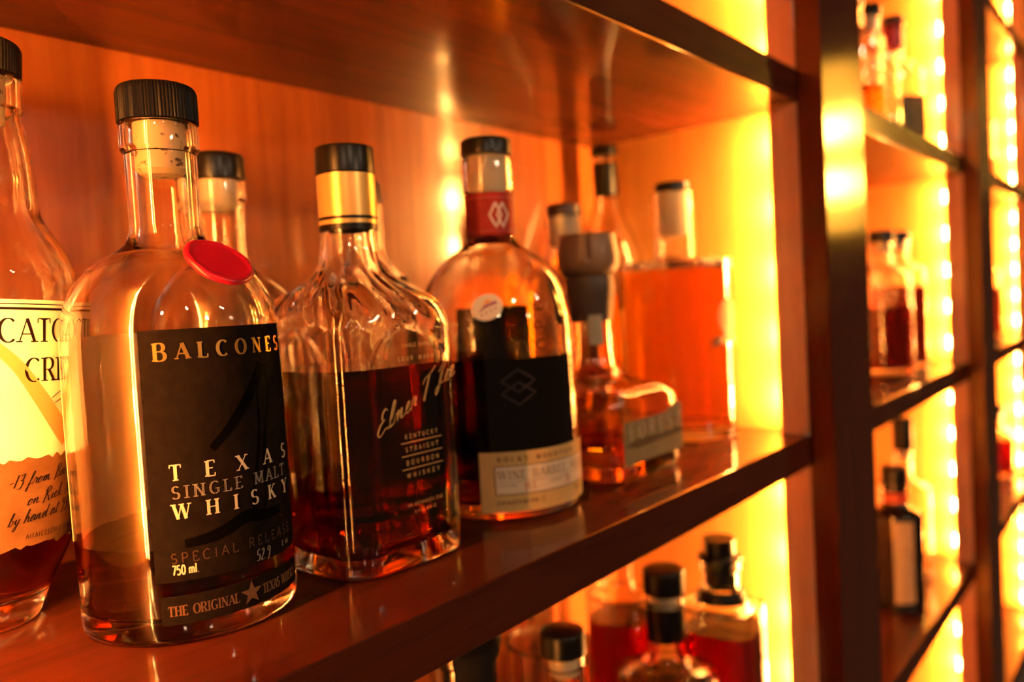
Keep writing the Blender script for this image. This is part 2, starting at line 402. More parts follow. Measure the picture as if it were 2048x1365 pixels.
class Ink:
    """collects flat strokes in label coordinates and builds ONE printed mesh on a surface"""
    def __init__(s, surf, off=.00045): s.V = []; s.F = []; s.surf = surf; s.off = off
    def ribbon(s, pts, wfun, step=.0008, round_join=False):
        pts = [p for i, p in enumerate(pts) if i == 0 or math.hypot(p[0] - pts[i - 1][0], p[1] - pts[i - 1][1]) > 1e-7]
        if len(pts) < 2: return
        pts = resample(pts, step); n = len(pts); base = len(s.V)
        for i, p in enumerate(pts):
            a = pts[max(0, i - 1)]; b = pts[min(n - 1, i + 1)]
            dx, dy = b[0] - a[0], b[1] - a[1]; L = math.hypot(dx, dy) or 1
            dx /= L; dy /= L; w = wfun(dx, dy, i / (n - 1)) / 2
            s.V.append(s.surf(p[0] - dy * w, p[1] + dx * w, s.off)); s.V.append(s.surf(p[0] + dy * w, p[1] - dx * w, s.off))
        for i in range(n - 1):
            a = base + 2 * i; s.F.append((a, a + 1, a + 3, a + 2))
    def poly(s, pts):
        base = len(s.V)
        cx = sum(p[0] for p in pts) / len(pts); cy_ = sum(p[1] for p in pts) / len(pts)
        s.V.append(s.surf(cx, cy_, s.off)); s.V += [s.surf(p[0], p[1], s.off) for p in pts]
        for i in range(len(pts)): s.F.append((base, base + 1 + i, base + 1 + (i + 1) % len(pts)))
    def caps(s, text, u0, u1, v0, h, style='serif', thick=.16, thin=.05, lean=0.0, rise=0.0, rot=False, gap=None, first=1.0):
        """capitals set between u0 and u1 (baseline v0, cap height h); rot turns the line to read upwards"""
        ws = [(CAPS[c][0] if c != ' ' else .5) for c in text]
        tot = sum(ws); span = (u1 - u0) / h
        hx = 1.0
        g = (span - tot) / max(1, len(text) - 1)
        if g < .04: hx = span / (tot + .08 * (len(text) - 1)); g = .08
        x = 0.0
        for ci, (c, w) in enumerate(zip(text, ws)):
            if c != ' ':
                hh = h * (first if ci == 0 else 1)
                for kind, pts in CAPS[c][1]:
                    P = []
                    for px, py in pts:
                        X = (x + px * (first if ci == 0 else 1)) * h * hx; Y = py * hh
                        if rot: P.append((u0 - Y, v0 + X))
                        else: P.append((u0 + X + lean * Y, v0 + Y + rise * X - (hh - h) * .5))
                    if style == 'sans': wf = lambda dx, dy, t: thick * h
                    elif kind == 'k': wf = lambda dx, dy, t: thick * h
                    elif kind in 'tns' and kind: wf = lambda dx, dy, t: thin * h * 1.15
                    else:
                        def wf(dx, dy, t, rot=rot):
                            q = abs(dx) if rot else abs(dy)
                            return h * (thin + (thick - thin) * q ** 1.5)
                    s.ribbon(P, wf)
                    if style == 'serif' and kind in ('k', 't'):
                        for e, (qx, qy) in zip((P[0], P[-1]), (pts[0], pts[-1])):
                            if qy in (0, 1) and not (c in 'AMVWN' and ((c == 'A' and qy == 1) or (c in 'VW' and qy == 0) or (c == 'N' and kind == 'k' and qy == 0))):
                                sw = (.17 if kind == 'k' else .13) * h
                                d = thin * h * .5 * (1 if qy == 0 else -1)
                                if rot: s.ribbon([(e[0] - d, e[1] - sw), (e[0] - d, e[1] + sw)], lambda a, b, t: thin * h * 1.2)
                                else: s.ribbon([(e[0] - sw, e[1] + d), (e[0] + sw, e[1] + d)], lambda a, b, t: thin * h * 1.2)
            x += w * (first if ci == 0 else 1) + g / hx * hx
    def script(s, text, u0, v0, h, width=.1, lean=.35, rise=0.0, squeeze=1.0, jitter=0):
        x = 0.0
        for c in text:
            if c == ' ': x += .34; continue
            w, strokes = SCRIPT[c]
            for pts in strokes:
                q = catmull(pts, n=5) if len(pts) > 2 else pts
                P = [(u0 + ((x + a) * squeeze + lean * b) * h, v0 + b * h + rise * (x + a) * squeeze * h) for a, b in q]
                s.ribbon(P, lambda dx, dy, t: width * h * (.55 + .6 * max(0, -dy)), step=.0006)
            x += w
        return x * squeeze * h
    def faint(s, u0, u1, v0, h, rise=0.0, seed=1, w=.16):
        """small print too small to read: worn upright and slanted ticks"""
        r = random.Random(seed); u = u0
        while u < u1:
            if r.random() < .14: u += h * .6; continue
            k = r.choice((0, 1, 2)); y = v0 + rise * (u - u0)
            if k == 0: s.ribbon([(u, y), (u, y + h)], lambda a, b, t: w * h)
            elif k == 1: s.ribbon([(u, y), (u + h * .3, y + h), (u + h * .55, y)], lambda a, b, t: w * h)
            else: s.ribbon([(u + h * .4, y + h), (u, y + h), (u, y), (u + h * .4, y)], lambda a, b, t: w * h)
            u += h * (.35, .8, .65)[k] + h * .2
    def build(s, name, material, parent, label=None):
        o = link(name, s.V, s.F, material, parent)
        if label: o['label'] = label
        return o

# ------------------------------------------------------------------ the shelving
YF, YB = 0.2316, 0.4430          # front edge of the boards, back panel
ZP, TH = 0.2958, 0.0258          # storey height, board thickness
POSTS = [(-0.0685, 0.0385), (0.6535, 0.7605), (1.3075, 1.4145), (1.9615, 2.0685), (2.6155, 2.7225)]
ROWS = range(-2, 4)
W_BACK = wood('varnished_back_panel', (.33, .076, .012), (.58, .165, .030), 'z', rough=.32, coat=1.0, coat_rough=.11)
W_SHELF = wood('varnished_shelf', (.058, .010, .003), (.125, .020, .0055), 'x', rough=.5, coat=.7, coat_rough=.085, spec=.05)
W_POST = wood('varnished_post', (.06, .009, .003), (.115, .016, .005), 'z', rough=.13, coat=.0, coat_rough=.09)
W_SIDE = wood('pale_varnished_side', (.60, .24, .045), (.70, .31, .065), 'z', rough=.6, coat=.0, coat_rough=.3)
W_LIP = wood('polished_lip', (.44, .20, .12), (.64, .34, .21), 'z', rough=.12, coat=.8, coat_rough=.08)
STRIP = mat('frosted_led_tape', (.8, .78, .7), .5, emit=LED_COL, strength=TAPE_POWER)
CHIP = mat('led_chip_glow', (1, .8, .5), .5, emit=LED_COL, strength=LED_POWER)
shelving = thing('back_bar_shelving', 'tall reddish varnished wooden back bar shelving with amber lit bays', 'shelving', (0, 0, 0))
zlo, zhi = ZP * ROWS[0] - TH, ZP * ROWS[-1]
bays = [(-0.72, POSTS[0][0])] + [(a[1], b[0]) for a, b in zip(POSTS[:-1], POSTS[1:])]
for x0, x1 in bays:
    link('back_panel', *box(x0 - .03, x1 + .03, YB, YB + .012, zlo, zhi, .001), W_BACK, shelving)
for x0, x1 in POSTS:
    link('post', *box(x0, x1, .212, YF + .024, zlo, zhi, .0012), W_POST, shelving)
    # side panels of the two bays that meet behind the post
    link('side_panel', *box(x0 + .0185, x0 + .034, YF + .024, YB, zlo, zhi, .0008), W_SIDE, shelving)
    link('side_panel', *box(x1 - .034, x1 - .0185, YF + .024, YB, zlo, zhi, .0008), W_SIDE, shelving)
    # polished lips that hide the light strips
    link('polished_lip', *box(x0 - .0006, x0 + .0145, YF + .0008, YF + .0245, zlo, zhi, .0006), W_LIP, shelving)
    link('polished_lip', *box(x1 - .0145, x1 + .0006, YF + .0008, YF + .0245, zlo, zhi, .0006), W_LIP, shelving)
for bi, (x0, x1) in enumerate(bays):
    for r in ROWS:
        z = ZP * r
        link('shelf_board', *box(x0 - (.0 if bi else .2), x1 + .0, YF, YB, z - TH, z, .0009), W_SHELF, shelving)
        # end of the board carried into the recess beside the lip
        for sx in ((x0 - .0185, x0), (x1, x1 + .0185)):
            link('shelf_end', *box(sx[0], sx[1], YF + .0262, YB, z - TH, z), W_SHELF, shelving)
chip_v, chip_f = box(-.0026, .0026, 0, .0007, -.0085, .0085)
chip_me = bpy.data.meshes.new('led_chip'); chip_me.from_pydata(chip_v, [], chip_f); chip_me.materials.append(CHIP)
for pi, (x0, x1) in enumerate(POSTS):
    for r in (-2, -1, 0, 1, 2):
        for sx in (x0 + .0105, x1 - .0105):
            if pi == 0 and sx < x0 + .02 and r not in (0,): continue
            z0 = ZP * r
            st = link('led_strip', *box(sx - .004, sx + .004, YF + .0246, YF + .0256, z0 + .004, z0 + ZP - TH - .004), STRIP, shelving)
            for k in range(5):
                c = bpy.data.objects.new('led_chip', chip_me); COL.objects.link(c); c.parent = st
                c.location = (sx, YF + .02562, z0 + .028 + k * .0535)

# ------------------------------------------------------------------ bottles of the middle shelf
MID = 'bottles on the middle shelf of the near bay'
# -- the clear round bottle with the black label
A = thing('whisky_bottle', 'clear round whisky bottle with tall black front label and red wax seal on its shoulder', 'bottle', (.166, .32, 0), MID)
outA = prof([(.0385, 0), (.0412, .0012), (.0420, .0045)], [(.0420, .0045), (.0423, .05), (.0423, .085), (.0421, .107), (.0414, .1205), (.0394, .1296), (.0360, .1366), (.0312, .1420), (.0255, .1466), (.0195, .1500), (.0158, .1535), (.0142, .158), (.0139, .164), (.0139, .1893)],
            [(.0139, .1893), (.0149, .1902), (.0154, .1920), (.0153, .1990), (.0150, .2012)])
g, inA, zb = glass_body(A, outA, wall=.0028, base=.0085, seg=128)
fill(A, inA, zb, .0365, WHISKY_DEEP, 128)
cap_plain(A, .0157, .2014, .2168, BLACK_MATT, ribs=72, rnd=.0034, depth=.0005)
stopper_plug(A, .0100, .1805, .2012)
sA = Cyl(lambda z: radius_at(outA, z), -90, .0423)
LAB_A = paper('black_label_paper', (.010, .0065, .005), (.015, .010, .0075), 300, .8, .01)
la = patch('front_label', sA, sA.u(-134.6), sA.u(-46), .0245, .1178, LAB_A, A, label='tall black front label with gold and cream lettering')
k = Ink(sA); k.caps('BALCONES', sA.u(-128), sA.u(-52), .1068, .0058, thick=.24, thin=.07, first=1.12); k.build('gold_lettering', GOLD, la, 'gold foil word BALCONES')
k = Ink(sA, .00052); k.caps('TEXAS', sA.u(-124.5), sA.u(-52.5), .0622, .0058, thick=.2, thin=.06); k.caps('WHISKY', sA.u(-124), sA.u(-53.5), .0478, .0056, thick=.2, thin=.06)
k.caps('750', sA.u(-126.4), sA.u(-120.3), .0272, .0034, style='sans', thick=.16); k.caps('ml.', sA.u(-118.8), sA.u(-114), .0272, .0034, style='sans', thick=.16)
k.build('cream_lettering', INK_CREAM, la, 'cream words TEXAS, WHISKY and 750 ml.')
k = Ink(sA, .00052)
# outlined letters: each stroke drawn as two fine lines
for d in (-.00022, .00022): k.caps('SINGLE MALT', sA.u(-124) + d, sA.u(-56) + d, .0554, .0046, thick=.05, thin=.045)
k.faint(sA.u(-63), sA.u(-57), .0270, .0018, seed=3)
k.build('grey_lettering', INK_GREY, la, 'outlined grey words SINGLE MALT')
k = Ink(sA, .00052); k.script('52.9', sA.u(-84), .0254, .0042, width=.11, lean=.1); k.build('handwritten_strength', INK_GREY, la, 'handwritten 52.9')
k = Ink(sA, .00050); k.caps('SPECIAL RELEASE', sA.u(-126.6), sA.u(-54), .0315, .0036, style='sans', thick=.13); k.build('brown_lettering', mat('dim_brown_ink', (.075, .038, .022), .6, spec=.1), la, 'dim brown words SPECIAL RELEASE')
k = Ink(sA, .00036)
k.ribbon(catmull([(sA.u(-70.5), .1022), (sA.u(-74), .0985), (sA.u(-84), .0880), (sA.u(-95), .0785), (sA.u(-104), .0722)], n=6), lambda a, b, t: .0052 - .0022 * t)
k.ribbon(catmull([(sA.u(-70.5), .1022), (sA.u(-72), .085), (sA.u(-76.5), .062), (sA.u(-80), .043)], n=6), lambda a, b, t: .0060 + .001 * math.sin(9 * t))
k.ribbon(catmull([(sA.u(-119.5), .0382), (sA.u(-108), .0392), (sA.u(-98), .0412), (sA.u(-88), .0440), (sA.u(-76), .0425), (sA.u(-63), .0428)], n=6), lambda a, b, t: .0032 + .0016 * math.sin(3 * t))
k.build('brushed_numeral', INK_BLACK, la, 'big glossy black brushed numeral 1')
lb = patch('lower_label', sA, sA.u(-133), sA.u(-44), .0085, .0192, LAB_A, A, label='narrow black strip label at the foot')
INK_BRONZE = mat('bronze_ink', (.19, .085, .035), .5, metal=.3)
k = Ink(sA); k.caps('THE ORIGINAL', sA.u(-129.8), sA.u(-95), .0118, .0037, thick=.17, thin=.06); k.caps('TEXAS WHISKY', sA.u(-81), sA.u(-50), .0118, .0037, thick=.17, thin=.06)
sc = (sA.u(-88), .0139)
k.poly([(sc[0] + (.0048 if i % 2 == 0 else .0020) * math.sin(i * PI / 5), sc[1] + (.0048 if i % 2 == 0 else .0020) * math.cos(i * PI / 5)) for i in range(10)])
k.build('bronze_lettering', INK_BRONZE, lb, 'bronze words THE ORIGINAL and TEXAS WHISKY with a star between')
CREAM_BACK = paper('cream_back_label', (.84, .68, .48), (.88, .73, .54), 80)
nt = CREAM_BACK.node_tree; tl = nt.nodes.new('ShaderNodeBsdfTranslucent'); tl.inputs[0].default_value = (.9, .72, .5, 1)
mxs = nt.nodes.new('ShaderNodeMixShader'); mxs.inputs[0].default_value = .6
nt.links.new(nt.nodes['Principled BSDF'].outputs[0], mxs.inputs[1]); nt.links.new(tl.outputs[0], mxs.inputs[2]); nt.links.new(mxs.outputs[0], nt.nodes['Material Output'].inputs['Surface'])
patch('back_patch', Cyl(lambda z: radius_at(outA, z), 95, .0423), -.046, .046, .036, .1165, CREAM_BACK, A, label='cream back label seen through the glass')
# red wax seal, lying on the shoulder
WAX = mat('red_wax', (.42, .004, .022), .36, coat=.2)
th = math.radians(-84); rs, zs = .0318, .1416
pn = Vector((math.cos(th) * .66, math.sin(th) * .66, .75)).normalized()
pc = Vector((math.cos(th) * rs, math.sin(th) * rs, zs)) + pn * .0008
V, F = loft(prof([(0, -.0006), (.0128, -.0006)], [(.0128, -.0006), (.0138, .0006), (.0135, .0018), (.0124, .0024), (.0112, .0021), (.0104, .0018)], [(.0104, .0018), (.004, .0017), (0, .0017)]), 64,
            lambda t, r, z: r * (1 + .012 * math.sin(3 * t + 1) + .008 * math.sin(7 * t)))
q = pn.to_track_quat('Z', 'Y').to_matrix()
link('wax_seal', [tuple(pc + q @ Vector(v)) for v in V], F, WAX, A, 40)['label'] = 'round red wax seal'

# -- onion necked bottle at the edge of the picture
Lb = thing('whisky_bottle', 'clear onion necked bottle with bright cream label above a torn brown handwritten label', 'bottle', (.104, .386, .0008), MID, rot=(0, 0, 0))
Lb.rotation_euler = (.03, .062, 0)
outL = prof([(.0215, 0), (.0245, .0012), (.0262, .006)], [(.0262, .006), (.0300, .016), (.0350, .0275), (.0384, .0375), (.0396, .048), (.0398, .075), (.0398, .122), (.0396, .136), (.0384, .146), (.0340, .156), (.0290, .1635), (.0254, .170), (.0239, .178), (.0232, .186), (.0218, .196), (.0196, .205), (.0178, .2115)],
            [(.0178, .2115), (.0187, .2125), (.0190, .2145), (.0188, .224), (.0182, .2262)])
g, inL, zb = glass_body(Lb, outL, wall=.0028, base=.012, seg=112)
fill(Lb, inL, zb, .060, WHISKY_DARK, 112)
cap_plain(Lb, .0186, .2264, .2405, BLACK_MATT, ribs=80, rnd=.003, depth=.0005)
stopper_plug(Lb, .0125, .205, .2262)
sL = Cyl(lambda z: radius_at(outL, z), -90, .041)
CREAM = paper('cream_label_paper', (.80, .66, .42), (.86, .75, .52), 40)
BROWNP = paper('brown_kraft_paper', (.13, .052, .016), (.17, .072, .023), 90)
ll = patch('front_label', sL, sL.u(-112), sL.u(8), .069, .1335, CREAM, Lb, label='bright cream front label')
k = Ink(sL); k.caps('CATOCTIN', sL.u(-84) - .0072, sL.u(-8) - .0072, .1170, .0092, thick=.14, thin=.045); k.caps('CREEK', sL.u(-71) - .0068, sL.u(-25) - .0068, .1015, .0092, thick=.14, thin=.045)
k.ribbon([(sL.u(-111), .1300), (sL.u(7), .1300)], lambda a, b, t: .0010); k.ribbon([(sL.u(-111), .1318), (sL.u(7), .1318)], lambda a, b, t: .0004)
k.ribbon(catmull([(sL.u(-64), .0945), (sL.u(-56), .0975), (sL.u(-46), .0985), (sL.u(-40), .097)], n=6), lambda a, b, t: .0004)
k.ribbon(catmull([(sL.u(-62), .0925), (sL.u(-54), .0945), (sL.u(-44), .0962)], n=6), lambda a, b, t: .0004)
k.build('dark_lettering', INK_DARK, ll, 'dark words CATOCTIN CREEK under a ruled line')
RIB = mat('printed_ribbon', (.60, .26, .07), .5)
k = Ink(sL, .00048); k.ribbon(catmull([(sL.u(-96), .116), (sL.u(-84), .1075), (sL.u(-72), .0955), (sL.u(-60), .0838), (sL.u(-52), .0775)], n=6), lambda a, b, t: .0040 + .0045 * t); k.build('printed_stream', RIB, ll, 'orange printed stream running down the label')
rr = random.Random(5); TE = [rr.uniform(-.0012, .0012) for _ in range(90)]
def torn(base, s0):
    def f(u): i = (u + .1) / .0022; a = int(i); t = i - a; return base + (TE[(a + s0) % 90] * (1 - t) + TE[(a + 1 + s0) % 90] * t)
    return f
lk = patch('lower_label', sL, sL.u(-118), sL.u(2), .036, .0715, BROWNP, Lb, off=.0006, nu=110, vtop=torn(.0715, 3), vbot=torn(.0365, 40), label='torn brown paper label with handwriting')
k = Ink(sL, .0008)
k.script('-13 from Barrel', sL.u(-90), .0606, .0048, .1, rise=.09); k.script('on Rick No 6', sL.u(-80), .0534, .0048, .1, rise=.09); k.script('by hand at 93 Barrel', sL.u(-90), .0462, .0048, .1, rise=.09, squeeze=.9)
k.build('handwriting', INK_DARK, lk, 'dark handwritten lines')
k = Ink(sL, .0008); k.faint(sL.u(-80), sL.u(-40), .0402, .0018, seed=9); k.build('small_print', INK_DARK, lk)

# -- same kind of bottle further back, behind A
B = thing('whisky_bottle', 'black capped clear bottle half hidden at the back, behind the black labelled bottle', 'bottle', (.234, .3935, 0), MID)
outB = [(p[0] * .95, p[1] * .965) for p in outA]
g, inB, zb = glass_body(B, outB, wall=.0028, base=.008, seg=64)
fill(B, inB, zb, .075, WHISKY_DARK, 64)
cap_plain(B, .0148, .1945, .2085, BLACK, rnd=.003)
stopper_plug(B, .0108, .178, .1942, STOPPER)
patch('front_label', Cyl(lambda z: radius_at(outB, z), -90, .0402), -.032, .032, .024, .085, LAB_A, B, nu=24, label='black front label')

# -- square decanter with chamfered corners and gold signature
Cc = thing('whisky_bottle', 'square bottle of dark whisky with chamfered corners and a gold signature on its face', 'bottle', (.2535, .3105, 0), MID)
def sqc(t, r, z):
    """square with cut corners; rounds off towards the neck; arched panels set into the four faces"""
    c, s = abs(math.cos(t)), abs(math.sin(t))
    k = max(0.0, min(1.0, (r - .018) / .014)); k = k * k * (3 - 2 * k)
    d = (c + s) / math.sqrt(2)
    p = 22
    sq = 1 / ((c) ** p + (s) ** p + (d / 1.225) ** p) ** (1 / p)
    q = r * (1 - k) + r * sq * k
    if r > .030 and .010 < z < .125:
        u = min(c, s) * q; h = .0905 + math.sqrt(max(0, .0235 ** 2 - u * u)) if u < .0235 else 0
        a = max(0, min(1, (.0235 - u) / .0022)) * max(0, min(1, (h - z) / .0022)) * max(0, min(1, (z - .012) / .003))
        q -= .0013 * a * a * (3 - 2 * a)
    if .112 < z < .142:   # rope of facets round the shoulder
        q += .0009 * math.sin(PI * (z - .112) / .03) * math.cos(16 * t + 260 * (z - .112))
    return q
outC = prof([(.0335, 0), (.0362, .0012), (.0372, .0045)], [(.0372, .0045), (.0376, .012)], [(.0376, .012 + .0024 * 1), *[(.0377, .0145 + .0025 * i) for i in range(40)], (.0370, .1165), (.0346, .1228), (.0300, .1285), (.0245, .1335), (.0192, .1385), (.0162, .1440), (.0146, .1500), (.0138, .1570), (.0137, .1650)],
            [(.0137, .1650), (.0137, .1870)], n=2)
def sqi(t, r, z):
    k = max(0.0, min(1.0, (r - .016) / .014)); n_ = 2 + 3.2 * k
    return squarish(n_)(t, r, z)
g, inC, zb = glass_body(Cc, outC, wall=.0034, base=.009, seg=192, shape=sqc, inner_shape=sqi)
fill(Cc, inC, zb, .0945, WHISKY_DARK, 192, sqi)
cap_plain(Cc, .0142, .1872, .2005, BLACK, rnd=.0012)
GOLDBAND = mat('gold_paper_band', (.90, .55, .16), .32, metal=.55)
nb = lathe('neck_band', [(.0138, .1665), (.0141, .1665), (.0141, .1868), (.0138, .1868)], GOLDBAND, Cc, 64, closed=True); nb['label'] = 'gold paper neck band'
sCn = Cyl(.0141, -90)
lathe('dark_ring', [(.0139, .1650), (.01425, .1650), (.01425, .1664), (.0139, .1664)], BLACK, Cc, 64, closed=True)
lathe('dark_ring', [(.0139, .1600), (.01425, .1600), (.01425, .1628), (.0139, .1628)], BLACK, Cc, 64, closed=True)
lathe('gold_ring', [(.0139, .1629), (.01415, .1629), (.01415, .1649), (.0139, .1649)], GOLDBAND, Cc, 64, closed=True)
fC = Flat(-.0377 + .0013)
X = lambda x: x - .2535
k = Ink(fC, .0002)
k.script('Elmer T Lee', X(.2322), .0640, .0108, .085, lean=.25, rise=.46, squeeze=.84)
k.ribbon([(X(.2458), .0588), (X(.2720), .0588)], lambda a, b, t: .0004); k.ribbon([(X(.2458), .0527), (X(.2720), .0527)], lambda a, b, t: .0004); k.ribbon([(X(.2458), .0465), (X(.2720), .0465)], lambda a, b, t: .0004)
for txt, z in (('KENTUCKY', .0606), ('STRAIGHT', .0546), ('BOURBON', .0484), ('WHISKEY', .0424)): k.caps(txt, X(.2485), X(.2695), z, .0021, style='sans', thick=.15)
k.caps('SINGLE BARREL', X(.2500), X(.2700), .1030, .0016, style='sans', thick=.14); k.caps('SOUR MASH', X(.2470), X(.2700), .0968, .0020, style='sans', thick=.15)
k.faint(X(.2480), X(.2700), .0290, .0015, seed=4); k.faint(X(.2520), X(.2660), .0255, .0015, seed=8)
k.build('gold_signature', mat('gold_paint', (.80, .46, .16), .45, metal=.2), Cc, 'gold signature and ruled lines of small print')

# -- bottle behind C
I_ = thing('whisky_bottle', 'slim bottle with black label and dark cap almost hidden behind the square bottle', 'bottle', (.3365, .3985, 0), MID)
outI = prof([(.027, 0), (.0305, .0015), (.0315, .006)], [(.0315, .006), (.0318, .06), (.0318, .120), (.0300, .1335), (.0240, .1440), (.0175, .1510), (.0140, .1580), (.0132, .1680), (.0132, .1880)])
g, inI, zb = glass_body(I_, outI, seg=56); fill(I_, inI, zb, .09, WHISKY_DARK, 56)
cap_plain(I_, .0128, .1882, .2030, BLACK)
patch('front_label', Cyl(lambda z: radius_at(outI, z), -55, .0318), -.014, .028, .03, .1415, LAB_A, I_, nu=24, nv=12, label='black label')

# -- big round bottle with red neck band
D = thing('whisky_bottle', 'big round bottle with red neck band, tan foot label and nearly black whisky', 'bottle', (.3665, .317, 0), MID)
outD = prof([(.0425, 0), (.0458, .0014), (.0470, .005)], [(.0470, .005), (.0470, .04), (.0466, .085), (.0461, .108), (.0450, .1165), (.0428, .1262), (.0392, .1352), (.0338, .1428), (.0270, .1492), (.0205, .1535), (.0164, .1570), (.0147, .1615), (.0143, .168), (.0143, .1868)],
            [(.0143, .1868), (.0152, .1878), (.0155, .1895), (.0154, .205), (.0150, .2072)])
g, inD, zb = glass_body(D, outD, wall=.003, base=.008, seg=128)
fill(D, inD, zb, .0900, WHISKY_BLACK, 128)
cap_plain(D, .0153, .2090, .2192, BLACK, rnd=.002)
stopper_plug(D, .0114, .186, .2092, STOPPER, 'stopper')
RED = paper('red_band_paper', (.36, .022, .018), (.44, .035, .026), 150)
sDn = Cyl(.0147, -116)
nb = lathe('neck_band', [(.0144, .1605), (.0147, .1605), (.0147, .1862), (.0144, .1862)], RED, D, 72, closed=True); nb['label'] = 'dark red paper neck band'
k = Ink(sDn, .0002)
def chevron(k, cx, cz, w, h, lw):
    for sx in (-1, 1):
        ox = cx + sx * w * .38
        k.ribbon([(ox, cz + h), (ox + w * .62, cz), (ox, cz - h), (ox - w * .62, cz), (ox, cz + h)], lambda a, b, t: lw, step=.003)
chevron(k, 0, .1728, .0058, .0072, .0013); k.build('white_emblem', mat('pink_white_ink', (.80, .62, .55), .5), nb, 'white emblem of two interlaced diamonds')
k = Ink(sDn, .0002)
for z in (.1636, .1832): k.ribbon([(-.04, z), (.04, z)], lambda a, b, t: .0004)
for i in range(28):
    u = -.04 + i * .0029; k.ribbon([(u, .1641), (u, .1827)], lambda a, b, t: .00012)
k.build('band_ruling', mat('pale_red_ink', (.48, .12, .10), .5), nb)
sD = Cyl(lambda z: radius_at(outD, z), -90, .047)
TAN = paper('tan_label_paper', (.66, .40, .15), (.74, .47, .19), 70)
ld = patch('front_label', sD, sD.u(-155.6), sD.u(-58), .0052, .0388, TAN, D, label='tan label round the foot')
PALE = paper('pale_label_inset', (.78, .60, .42), (.84, .66, .48), 70)
pi_ = patch('label_inset', sD, sD.u(-145.2), sD.u(-62), .0153, .0310, PALE, ld, off=.00042, back=.0003)
pi_['label'] = 'pale framed inset'
k = Ink(sD, .0006)
k.caps('ROCKY MOUNTAIN', sD.u(-143), sD.u(-82), .0336, .0026, thick=.2, thin=.08)
k.caps('WINE BARREL AGED', sD.u(-143.2), sD.u(-66), .0238, .0046, thick=.11, thin=.04)
k.ribbon([(sD.u(-145.2), .0310), (sD.u(-62), .0310), (sD.u(-62), .0153), (sD.u(-145.2), .0153), (sD.u(-145.2), .0310)], lambda a, b, t: .0005)
k.ribbon([(sD.u(-143), .0222), (sD.u(-64), .0222)], lambda a, b, t: .0002); k.faint(sD.u(-143), sD.u(-131), .0196, .0012, seed=2); k.faint(sD.u(-106), sD.u(-96), .0196, .0012, seed=6)
k.faint(sD.u(-144), sD.u(-112), .0098, .0022, seed=12, w=.2); k.faint(sD.u(-80), sD.u(-72), .0110, .0022, seed=13, w=.2)
k.build('dark_lettering', mat('umber_ink', (.20, .085, .03), .5), ld, 'brown words ROCKY MOUNTAIN and WINE BARREL AGED')
k = Ink(sD, .0006); k.script('95.5', sD.u(-126), .0172, .0038, .13, lean=.1); k.script('93', sD.u(-92), .0176, .0036, .13, lean=.1)
k.build('red_handwriting', mat('red_pen', (.62, .16, .08), .5), ld)
STK = mat('sticker_white', (.82, .74, .60), .45)
# oval sticker on the shoulder
def oval(cu, cz, a, b, rot, n=40): return [(cu + a * math.cos(t) * math.cos(rot) - b * math.sin(t) * math.sin(rot), cz + a * math.cos(t) * math.sin(rot) + b * math.sin(t) * math.cos(rot)) for t in [2 * PI * i / n for i in range(n)]]
cu, cz = sD.u(-144.5), .1192
sk = Ink(sD, .0004)
for rad in range(1, 7):   # concentric rings so that the sticker follows the glass
    a0 = oval(cu, cz, .0092 * (rad - 1) / 6, .0072 * (rad - 1) / 6, .25); a1 = oval(cu, cz, .0092 * rad / 6, .0072 * rad / 6, .25)
    b0 = len(sk.V); sk.V += [sD(p[0], p[1], .0004) for p in a0] + [sD(p[0], p[1], .0004) for p in a1]
    for i in range(40): j = (i + 1) % 40; sk.F.append((b0 + i, b0 + 40 + i, b0 + 40 + j, b0 + j))
st = sk.build('oval_sticker', STK, D, 'small white oval sticker with orange and purple print')
k = Ink(sD, .0006)
k.poly([(cu - .0052, cz - .0028), (cu + .0062, cz + .0022), (cu + .0050, cz + .0034), (cu + .0015, cz + .0020), (cu - .001, cz + .0012)])
for i in range(4): k.poly([(cu - .003 + .0026 * i + .0006 * math.cos(t), cz - .0042 + .0012 * i + .0006 * math.sin(t)) for t in [2 * PI * j / 5 for j in range(5)]])
k.build('purple_print', mat('purple_ink', (.34, .03, .16), .5), st)
k = Ink(sD, .0006); k.poly([(cu - .0035, cz + .0002), (cu - .0005, cz + .0040), (cu + .0035, cz + .0038), (cu + .0012, cz + .0024), (cu - .0012, cz + .0016)]); k.build('orange_print', mat('orange_ink', (.85, .38, .05), .5), st)
k = Ink(sD, .0003); k.caps('OPE', sD.u(-102), sD.u(-102) + .0262, .0940, .0074, style='sans', thick=.17, rot=True); k.build('upright_lettering', mat('copper_ink', (.16, .045, .012), .5, spec=.1), D, 'copper letters OPE printed upright on the glass')
k = Ink(sD, .0003)
for dz in (-1, 1):
    oz = .0744 + dz * .0035; w_, h_ = .0098, .0062
    k.ribbon([(sD.u(-126) - w_, oz), (sD.u(-126), oz + h_), (sD.u(-126) + w_, oz), (sD.u(-126), oz - h_), (sD.u(-126) - w_, oz)], lambda a, b, t: .0012, step=.003)
k.build('diamond_emblem', mat('plum_ink', (.022, .006, .006), .45), D, 'dim plum emblem of two interlaced diamonds')
patch('back_patch', Cyl(lambda z: radius_at(outD, z), 44, .047), -.027, .027, .02, .119, INK_DARK, D, label='added dark patch behind the glass, for the dark refracted shape in the bottle')  # added dark patch: imitates a dark refraction and blackens the whisky

